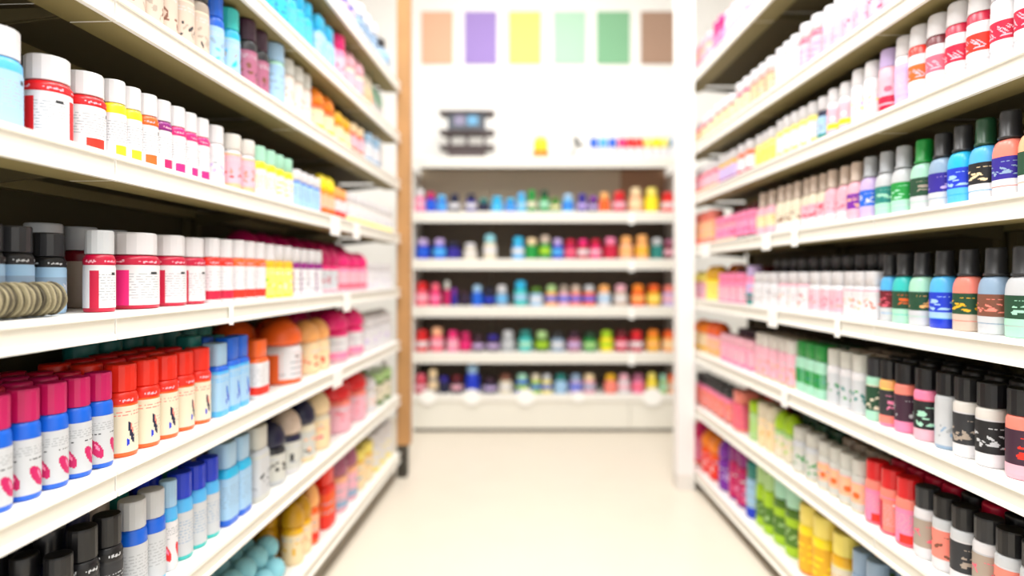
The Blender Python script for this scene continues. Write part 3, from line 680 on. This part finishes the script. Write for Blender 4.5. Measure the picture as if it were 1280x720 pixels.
# ---- right rack, seventh shelf
fill('R', 6, ZR, [
    (1318, 1150, 'round', .068, .198, [C('black', 'white', 'palegrey', 'white', style='photo', bg='white', acc='charcoal', mark='taupe'), C('black', 'white', 'palegrey', 'white', style='photo', bg='white', acc='salmon', mark='brown'), C('charcoal', 'palegrey', 'white', 'white', style='photo', bg='white', acc='taupe', mark='rose')],
     'black-capped white bottle with printed label', (3, [BK('black', 'maroon'), BK('crimson', 'maroon')], 'dark red bottle', 1.02)),
    (1150, 1088, 'round', .072, .198, [C('red', 'salmon', 'salmon', 'rose', style='panel', bg='pink', acc='scarlet', mark='white'), C('red', 'pink', 'salmon', 'rose', style='stripe', bg='salmon', acc='crimson', mark='white')],
     'red-capped salmon bottle', (2, [BK('crimson', 'maroon')], 'crimson-capped bottle', 1.0)),
    (1087, 1030, 'round', .078, .175, C('clearish', 'palepink', 'clearish', 'ivory', style='foot', bg='peach', acc='clearish', mark='orange'), 'clear-capped peach bottle with orange mark', (2, [BK('taupe', 'darkgreen')], 'clear-capped dark bottle', 1.05)),
    (1029, 998, 'round', .082, .18, C('clearish', 'clearish', 'palegrey', 'ivory', style='spot', bg='clearish', acc='green', mark='green'), 'clear-capped pale bottle with green print', (1, [BK('darkgreen', 'darkgreen')], 'dark-green bottle', 1.05)),
    (997, 976, 'dome', .10, .20, C('lime', 'ivory', 'palegreen', style='spot', bg='ivory', acc='gold', mark='lime'), 'ivory bottle with round lime green top', (1, [BK('darkgreen', 'darkgreen')], 'round dark-green-topped bottle', 1.05)),
    (975, 955, 'jar', .10, .20, C('ivory', 'cream', 'ivory', style='spot', bg='cream', acc='gold', mark='apricot'), 'cream jar with ivory lid'),
    (954, 944, 'jar', .10, .185, C('lime', 'palegreen', 'palegreen', style='plain', bg='palegreen', acc='lime'), 'pale green jar with lime lid'),
    (943, 925, 'square', .13, .20, C('salmon', 'rose', 'rose', 'salmon', style='plain', bg='rose', acc='salmon'), 'square salmon red bottle', (1, [BK('red', 'red')], 'square red bottle', 1.0)),
    (924, 877, 'round', .10, .19, C('charcoal', 'salmon', 'pink', 'maroon', style='stripe', bg='salmon', acc='rose', mark='maroon'), 'charcoal-capped salmon bottle'),
])
# ---- right rack, lowest shelf
fill('R', 7, ZR, [
    (1105, 1072, 'round', .085, .25, C('slate', 'slate', 'slate', style='plain', bg='palegrey', acc='slate'), 'slate grey bottle', (1, [BK('slate', 'olive')], 'slate and olive bottle', 1.05)),
    (1071, 1046, 'round', .10, .26, C('paleyellow', 'paleyellow', 'gold', style='plain', bg='ivory', acc='gold'), 'pale yellow bottle', (1, [BK('gold', 'gold')], 'golden bottle', 1.08)),
    (1045, 1008, 'round', .105, .27, C('paleyellow', 'gold', 'yellow', 'tangerine', style='plain', bg='gold', acc='yellow', mark='green'), 'golden yellow bottle with pale cap', (2, [BK('gold', 'gold')], 'gold-capped yellow bottle', 1.06)),
    (1007, 976, 'round', (.13, 2), .285, C('mint', 'lime', 'olive', 'lime', style='band', bg='lime', acc='olive', mark='palegreen'), 'olive and lime bottle with white cap', (1, [BK('darkgreen', 'darkgreen')], 'dark green bottle', 1.0)),
    (975, 952, 'round', .11, .28, C('palegreen', 'lime', 'lime', 'lime', style='band', bg='lime', acc='olive', mark='palegreen'), 'lime green bottle with pale green cap', (1, [BK('olive', 'olive')], 'olive green bottle', 1.0)),
    (951, 941, 'round', .10, .27, C('teal', 'slate', 'paleblue', 'royal', style='foot', bg='paleblue', acc='royal'), 'teal-capped pale blue bottle', (1, [BK('plum', 'plum')], 'dark plum bottle', 1.0)),
    (940, 920, 'round', .12, .285, C('purple', 'purple', 'magenta', 'violet', style='spot', bg='magenta', acc='pink', mark='lilac'), 'magenta and purple bottle', (1, [BK('purple', 'plum')], 'purple-capped plum bottle', 1.0)),
    (919, 908, 'dome', .12, .28, C('violet', 'lilac', 'violet', 'violet', style='spot', bg='violet', acc='lilac', mark='purple'), 'violet bottle with rounded top'),
    (907, 886, 'dome', .13, .25, C('tangerine', 'scarlet', 'orange', 'red', style='spot', bg='scarlet', acc='white', mark='orange'), 'scarlet bottle with round tangerine top', (1, [BK('scarlet', 'crimson')], 'round scarlet-topped bottle', 1.12)),
    (885, 872, 'dome', .13, .27, C('hotpink', 'salmon', 'pink', 'orange', style='spot', bg='pink', acc='palepink', mark='salmon'), 'salmon bottle with round hot pink top', (1, [BK('crimson', 'crimson')], 'round crimson-topped bottle', 1.05)),
])

# ---------------------------------------------------------------- far shelving on the back wall
YB = F / 144.0
bx = lambda px: (px - 640) / 144.0
ZB = [2.385, 1.91, 1.50, 1.09, 0.69, 0.325]
X0, X1 = bx(514), bx(851)
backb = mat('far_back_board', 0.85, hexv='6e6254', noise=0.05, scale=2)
root = tag(link('wall_shelving_unit', None, None, (0, YB, 0)), 'wide white shelving unit with six shelves against the back wall', 'shelving unit')
Lb = X1 - X0; railm = MB()
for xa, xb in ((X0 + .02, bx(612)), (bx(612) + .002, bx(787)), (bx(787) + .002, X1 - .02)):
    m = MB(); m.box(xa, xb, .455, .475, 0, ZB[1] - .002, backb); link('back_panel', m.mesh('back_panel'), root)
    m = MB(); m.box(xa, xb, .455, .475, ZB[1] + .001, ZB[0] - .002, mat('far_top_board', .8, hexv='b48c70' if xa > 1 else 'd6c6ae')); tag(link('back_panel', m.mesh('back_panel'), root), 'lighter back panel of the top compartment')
for xa in (X0, X1 - .019):
    m = MB(); m.box(xa, xa + .019, .0, .475, 0.001, ZB[0] - .101, steel); link('side_panel', m.mesh('side_panel'), root)
for i, z in enumerate(ZB):
    lz = .09 if i < 5 else .05
    wx0, wx1 = (X0 + .0195, X1 - .0195)
    m = MB(); m.box(wx0, wx1, .0, .454, z - .03, z, steel, backb)
    s = link('shelf', m.mesh('shelf'), root)
    m = MB()
    if i == 0:
        m.box(X0, X1, -.016, -.001, z - lz, z, steel)
    else:
        m.box(wx0 - .019, wx1 + .019, -.016, -.001, z - lz, z, steel)
    m.box(wx0, wx1, -.0175, -.0162, z - lz + .02, z - .02, recess)
    link('price_rail', m.mesh('price_rail'), s)
    if i in (1, 2, 3, 4):
        m = MB(); m.box(bx(786), bx(792), -.021, -.0178, z - lz - .02, z - .01, mat('tag_card', 0.5, hexv='fbfaf6')); link('price_tag', m.mesh('price_tag'), s)
    if i == 5:
        for px, r in ((535, .07), (590, .075), (657, .08), (723, .05), (815, .085)):
            m = MB(); n = 24; b = 0
            for y in (-.0225, -.018):
                for k in range(n): m.v.append((bx(px) + r * math.cos(2 * PI * k / n), y, z - .02 + r * .9 * math.sin(2 * PI * k / n)))
            tm = mat('tag_card', 0.5, hexv='fbfaf6')
            m.face(tuple(range(n)), tm); m.face(tuple(range(2 * n - 1, n - 1, -1)), tm)
            for k in range(n): m.face((k, k + n, (k + 1) % n + n, (k + 1) % n), tm)
            link('price_tag', m.mesh('price_tag'), s)
m = MB(); m.box(X0 + .02, bx(787), .001, .02, .03, ZB[5] - .051, recess); m.box(bx(787) + .004, X1 - .02, .001, .02, .03, ZB[5] - .051, recess); link('base_front', m.mesh('base_front'), root)
m = MB(); m.box(X0 + .02, X1 - .02, .012, .04, .001, .029, darkm); link('kick_plate', m.mesh('kick_plate'), root)

rowsB = {
 1: [(523, .19, 'white', 'pink', 'palepink', 'pink'), (537, .165, 'magenta', 'royal', 'blue', 'magenta-capped royal blue'), (551, .14, 'skyblue', 'blue', 'skyblue', 'sky-blue-capped blue'),
     (567, .15, 'navy', 'navy', 'white', 'navy'), (588, .15, 'navy', 'indigo', 'white', 'dark indigo'), (604, .115, 'teal', 'navy', 'navy', 'small teal-capped navy'),
     (621, .13, 'cyan', 'cyan', 'skyblue', 'bright cyan'), (638, .115, 'cyan', 'blue', 'skyblue', 'low cyan and blue'), (652, .16, 'skyblue', 'cyan', 'paleblue', 'light cyan'),
     (665, .18, 'green', 'green', 'ivory', 'green'), (681, .18, 'darkgreen', 'green', 'mint', 'dark-green-capped green'), (695, .12, 'olive', 'green', 'cream', 'low olive-capped green'),
     (711, .15, 'paleblue', 'skyblue', 'blue', 'pale-blue-capped blue'), (729, .15, 'indigo', 'indigo', 'lavender', 'indigo'), (743, .13, 'violet', 'navy', 'lavender', 'violet-capped navy'),
     (757, .16, 'apricot', 'orange', 'orange', 'orange'), (776, .17, 'red', 'crimson', 'palepink', 'crimson'), (797, .20, 'cream', 'peach', 'cream', 'tall cream'),
     (817, .20, 'paleyellow', 'yellow', 'yellow', 'tall bright yellow'), (838, .165, 'red', 'scarlet', 'white', 'red')],
 2: [(527, .165, 'lilac', 'royal', 'blue', 'lilac-capped royal blue'), (548, .165, 'lavender', 'blue', 'skyblue', 'lavender-capped blue'), (566, .14, 'navy', 'indigo', 'indigo', 'dark indigo'),
     (587, .13, 'white', 'ivory', 'white', 'round ivory'), (612, .20, 'aqua', 'ivory', 'white', 'aqua-capped ivory'), (648, .18, 'cyan', 'skyblue', 'white', 'cyan'),
     (665, .17, 'cream', 'green', 'green', 'cream-capped green'), (682, .19, 'beige', 'green', 'lime', 'beige-capped green'), (698, .165, 'lavender', 'royal', 'skyblue', 'lavender-capped royal blue'),
     (714, .16, 'crimson', 'magenta', 'rose', 'crimson'), (730, .16, 'hotpink', 'crimson', 'white', 'pink-capped crimson'), (746, .16, 'crimson', 'hotpink', 'palepink', 'hot pink'),
     (765, .175, 'pink', 'crimson', 'crimson', 'pale-pink-capped crimson'), (785, .185, 'apricot', 'peach', 'apricot', 'peach'), (805, .195, 'apricot', 'apricot', 'gold', 'tall apricot'),
     (824, .17, 'palegrey', 'teal', 'teal', 'white-capped teal'), (842, .16, 'mauve', 'maroon', 'palepink', 'mauve-capped maroon')],
 3: [(524, .19, 'red', 'rose', 'palepink', 'red-capped rose'), (543, .18, 'rose', 'hotpink', 'pink', 'rose-capped hot pink'), (558, .20, 'clearish', 'magenta', 'magenta', 'white-capped magenta'),
     (567, .14, 'violet', 'indigo', 'indigo', 'violet-capped indigo'), (580, .115, 'plum', 'navy', 'plum', 'low dark navy'), (596, .165, 'paleblue', 'blue', 'blue', 'pale-capped blue'),
     (611, .14, 'navy', 'navy', 'royal', 'navy'), (627, .165, 'white', 'slate', 'skyblue', 'white-capped slate blue'), (651, .20, 'cyan', 'turquoise', 'paleblue', 'tall cyan'),
     (671, .15, 'olive', 'paleblue', 'white', 'olive-capped pale'), (690, .165, 'palegreen', 'apricot', 'blue', 'pale-green-capped'), (706, .165, 'taupe', 'palepink', 'blue', 'taupe-capped pink'),
     (721, .165, 'beige', 'salmon', 'blue', 'beige-capped salmon'), (738, .165, 'palegrey', 'orange', 'blue', 'grey-capped orange'), (757, .165, 'apricot', 'white', 'paleblue', 'apricot-capped white'),
     (778, .17, 'palepink', 'beige', 'white', 'pale-pink-capped beige'), (800, .17, 'tangerine', 'orange', 'apricot', 'orange'), (820, .17, 'orange', 'gold', 'paleyellow', 'orange-capped gold'), (840, .165, 'salmon', 'lilac', 'palepink', 'salmon-capped lilac')],
 4: [(524, .17, 'red', 'red', 'white', 'red'), (545, .19, 'peach', 'rose', 'palepink', 'peach-capped rose'), (565, .165, 'hotpink', 'pink', 'palepink', 'hot pink'),
     (581, .155, 'magenta', 'magenta', 'hotpink', 'magenta'), (597, .13, 'plum', 'plum', 'lilac', 'dark plum'), (616, .13, 'indigo', 'plum', 'lilac', 'indigo-capped plum'),
     (635, .165, 'palegrey', 'grey', 'palegrey', 'pale grey'), (657, .17, 'teal', 'turquoise', 'mint', 'turquoise'), (678, .16, 'palegreen', 'olive', 'lime', 'pale-green-capped olive'),
     (698, .155, 'charcoal', 'slate', 'white', 'charcoal-capped slate'), (719, .155, 'plum', 'mauve', 'lilac', 'plum-capped mauve'), (739, .15, 'darkgreen', 'green', 'palegreen', 'dark-green-capped green'),
     (760, .165, 'lime', 'yellow', 'lime', 'lime and yellow'), (779, .165, 'maroon', 'crimson', 'palepink', 'maroon-capped crimson'), (798, .165, 'red', 'crimson', 'white', 'red-capped crimson'),
     (819, .17, 'tangerine', 'gold', 'apricot', 'tangerine-capped gold'), (840, .165, 'orange', 'apricot', 'cream', 'orange-capped apricot')],
 5: [(524, .15, 'rose', 'crimson', 'palepink', 'rose-capped crimson'), (540, .19, 'cream', 'taupe', 'cream', 'cream-capped taupe'), (554, .13, 'indigo', 'navy', 'navy', 'navy'),
     (570, .14, 'maroon', 'plum', 'palepink', 'maroon-capped plum'), (590, .235, 'paleblue', 'royal', 'royal', 'tall pale-capped royal blue'), (612, .12, 'plum', 'navy', 'lilac', 'low plum-capped navy'),
     (632, .15, 'brown', 'ivory', 'white', 'brown-capped ivory'), (653, .15, 'mint', 'blue', 'lime', 'mint-capped blue'), (670, .15, 'ivory', 'lime', 'blue', 'ivory-capped lime'),
     (684, .15, 'palegrey', 'paleyellow', 'blue', 'grey-capped pale yellow'), (702, .15, 'teal', 'paleblue', 'paleblue', 'teal-capped pale blue'), (721, .15, 'slate', 'lilac', 'blue', 'slate-capped lilac'),
     (738, .15, 'cream', 'palepink', 'slate', 'cream-capped pink'), (765, .15, 'gold', 'salmon', 'salmon', 'gold-capped salmon'), (782, .15, 'palepink', 'white', 'palepink', 'pale-pink-capped white'),
     (800, .15, 'mauve', 'pink', 'rose', 'mauve-capped pink'), (817, .16, 'paleyellow', 'yellow', 'paleyellow', 'pale-yellow-capped yellow'), (831, .15, 'mint', 'palegreen', 'mint', 'mint green'), (844, .15, 'orange', 'peach', 'beige', 'orange-capped peach')],
}
wn = {1: 'second', 2: 'third', 3: 'fourth', 4: 'fifth', 5: 'lowest'}
for r, items in rowsB.items():
    for i, (px, H, cap, body, lab, look) in enumerate(items):
        px = min(px, 841)
        nxt = min([abs(px - min(q[0], 841)) for q in items if min(q[0], 841) != px])
        D = min(.118, nxt / 144 * .93)
        x = min(max(bx(px), X0 + .022 + D / 2), X1 - .022 - D / 2)
        if i and False: pass
        product('tub', x, YB + .03 + D / 2, ZB[r], -PI / 2, D, H * 1.1, (cap, body, body, None, 'band', body, lab, lab), look + ' bottle', f"back wall unit's {wn[r]} shelf", 'left', f"bottles on the back wall unit's {wn[r]} shelf", seed=1, big=False)

# things on the top shelf of the back unit
zt = ZB[0] + .001
dk = mat('stained_wood', 0.5, hexv='4c3d3e', noise=.15, scale=8); tealg = mat('stand_tile', 0.4, hexv='3c5a68')
root = tag(link('tiered_stand', None, None, (bx(582), YB + .17, zt)), 'dark three-tiered stand with wide trays on the back top shelf', 'stand')
w = .165
m = MB(); m.box(-w, w, -.09, .09, 0, .10, dk); link('base', m.mesh('base'), root)
for z in (.101, .235, .405):
    m = MB(); m.prism_y([(-w - .085, z + .02), (-w - .06, z), (w + .06, z), (w + .085, z + .02), (w + .06, z + .018), (-w - .06, z + .018)], -.11, .11, dk); link('tray', m.mesh('tray'), root)
for x in (-w + .01, 0, w - .01):
    for y in (-.08, .08):
        m = MB(); m.box(x - .009, x + .009, y - .009, y + .009, .1195, .2345, dk); link('pillar', m.mesh('pillar'), root)
m = MB(); m.box(-w, w, -.08, .08, .2535, .4045, mat('stand_box', .5, hexv='4d5560')); c = link('box', m.mesh('box'), root)
for xx, hx in ((-.06, '8c86a4'), (.055, '5aa0cc')):
    m = MB(); m.box(xx - .045, xx + .045, -.084, -.0805, .30, .385, mat('pane' + hx, .3, hexv=hx)); link('pane', m.mesh('pane'), c)
m = MB(); m.lathe([(.018, .4235), (.012, .44), (.004, .46)], dk, 12); link('finial', m.mesh('finial'), root)
# honey jar
root = tag(link('honey_jar', None, None, (bx(677), YB + .15, zt)), 'small yellow jar with grey lid and amber base on the top shelf', 'jar')
m = MB(); m.lathe([(.05, 0), (.075, .01), (.075, .06), (.066, .085)], mat('amber', .3, hexv='d68a1c'), 20); link('base', m.mesh('base'), root)
m = MB(); m.lathe([(.062, .086), (.066, .10), (.064, .16), (.055, .185)], pl('yellow'), 20); link('body', m.mesh('body'), root)
m = MB(); m.lathe([(.05, .186), (.05, .21), (.044, .218)], pl('grey'), 20); link('lid', m.mesh('lid'), root)
# grey hook-shaped stand
root = tag(link('bent_wire_stand', None, None, (bx(724), YB + .12, zt)), 'grey bent stand left of the white tubs on the top shelf', 'stand')
gm = mat('stand_grey', .45, hexv='4e4e48')
m = MB(); m.box(-.055, -.035, -.02, .02, 0, .07, gm); m.prism_y([(-.055, .0705), (-.035, .0705), (-.01, .115), (.055, .115), (.055, .135), (-.02, .135)], -.02, .02, gm); link('arm', m.mesh('arm'), root)
m = MB(); m.prism_y([(-.045, .19), (-.02, .1355), (.02, .1355), (-.005, .20)], -.025, .025, gm); link('plate', m.mesh('plate'), root)
# white tubs with coloured lids
tubs = [(744, 'blue', 'leftmost white tub with blue lid'), (756, 'skyblue', 'white tub with sky blue lid'), (768, 'blue', 'white tub with blue lid beside a pink lid'), (780, 'hotpink', 'white tub with hot pink lid'), (791, 'red', 'white tub with red lid'),
        (802, 'scarlet', 'white tub with scarlet lid'), (813, 'paleyellow', 'white tub with pale yellow lid between scarlet and yellow'), (824, 'yellow', 'white tub with bright yellow lid'), (834, 'paleyellow', 'white tub with pale yellow lid next to the slate lid'), (844, 'slate', 'white tub with slate grey lid')]
for px, c, lab in tubs:
    root = tag(link('white_tub', None, None, (bx(px), YB + .10, zt)), lab + ', back top shelf', 'tub', 'white tubs with coloured lids on the back top shelf')
    m = MB(); m.lathe([(.032, 0), (.0355, .01), (.0355, .095), (.031, .1)], pl('white'), 16); link('body', m.mesh('body'), root)
    m = MB(); m.lathe([(.034, .1005), (.037, .105), (.037, .178), (.033, .182)], pl(c), 16); link('lid', m.mesh('lid'), root)

# coloured sheets high on the back wall
YW = 5.80; SW = F / YW
for px0, px1, hx, nm in ((527, 566, 'f6b294', 'peach'), (581, 621, 'a088cc', 'purple'), (636, 676, 'f3f47c', 'yellow'), (692, 732, 'b2d8c0', 'mint green'), (746, 787, '82b890', 'green'), (801, 842, 'a98a76', 'brown')):
    x0, x1 = (px0 - 640) / SW, (px1 - 640) / SW
    z1, z0 = EYE + (HZ - 15) / SW, EYE + (HZ - 80) / SW
    root = tag(link('hanging_colour_sheet', None, None, ((x0 + x1) / 2, YW - .012, (z0 + z1) / 2)), f'{nm} rectangular sheet hung high on the white back wall', 'poster', 'coloured sheets on the back wall')
    a, b = (x1 - x0) / 2, (z1 - z0) / 2
    m = MB(); m.box(-a, a, 0, .011, -b, b, mat('sheet_' + nm, .8, hexv=hx, noise=.06, scale=90)); link('sheet', m.mesh('sheet'), root)

# ---------------------------------------------------------------- labels that single each one out
import collections
seq = collections.OrderedDict()
for o, look, where, word in placed: seq.setdefault((look, where, word), []).append(o)
for (look, where, word), objs in seq.items():
    n = len(objs)
    objs = sorted(objs, key=lambda o: o.location.x if word == 'left' else o.location.y)
    for i, o in enumerate(objs):
        if n == 1: pos = ''
        elif word == 'nearest':
            pos = (', farthest' if i == n - 1 else ', ' + ORD[i] + 'nearest') + ' of ' + NUMW[n]
        else: pos = ', ' + ORD[i] + 'from left'
        o['label'] = f"{look}{pos}, {where}"
        if len(o['label'].split()) > 16: print('LONG', o['label'])

# ---------------------------------------------------------------- light
w_ = bpy.data.worlds.new('world'); scn.world = w_; w_.use_nodes = True
bg = w_.node_tree.nodes['Background']; bg.inputs[0].default_value = (.99, .995, 1, 1); bg.inputs[1].default_value = 0.9
def area(name, loc, sx, sy, power, rot=(0, 0, 0), col=(1, .993, .98)):
    l = bpy.data.lights.new(name, 'AREA'); l.shape = 'RECTANGLE'; l.size = sx; l.size_y = sy; l.energy = power; l.color = col
    o = bpy.data.objects.new(name, l); COL.objects.link(o); o.location = loc; o.rotation_euler = rot
    return o
for y, e in ((-1.2, 85), (0.9, 85), (2.7, 60), (4.4, 22)):
    area('ceiling_lamp', (0.1, y, 4.3), 1.5, .9, e)

vs = scn.view_settings
vs.view_transform = 'Standard'; vs.look = 'None'; vs.gamma = 1; vs.exposure = 0.38
try: vs.use_curve_mapping = False
except Exception: pass
scn.cycles.max_bounces = 8
scn.cycles.diffuse_bounces = 5
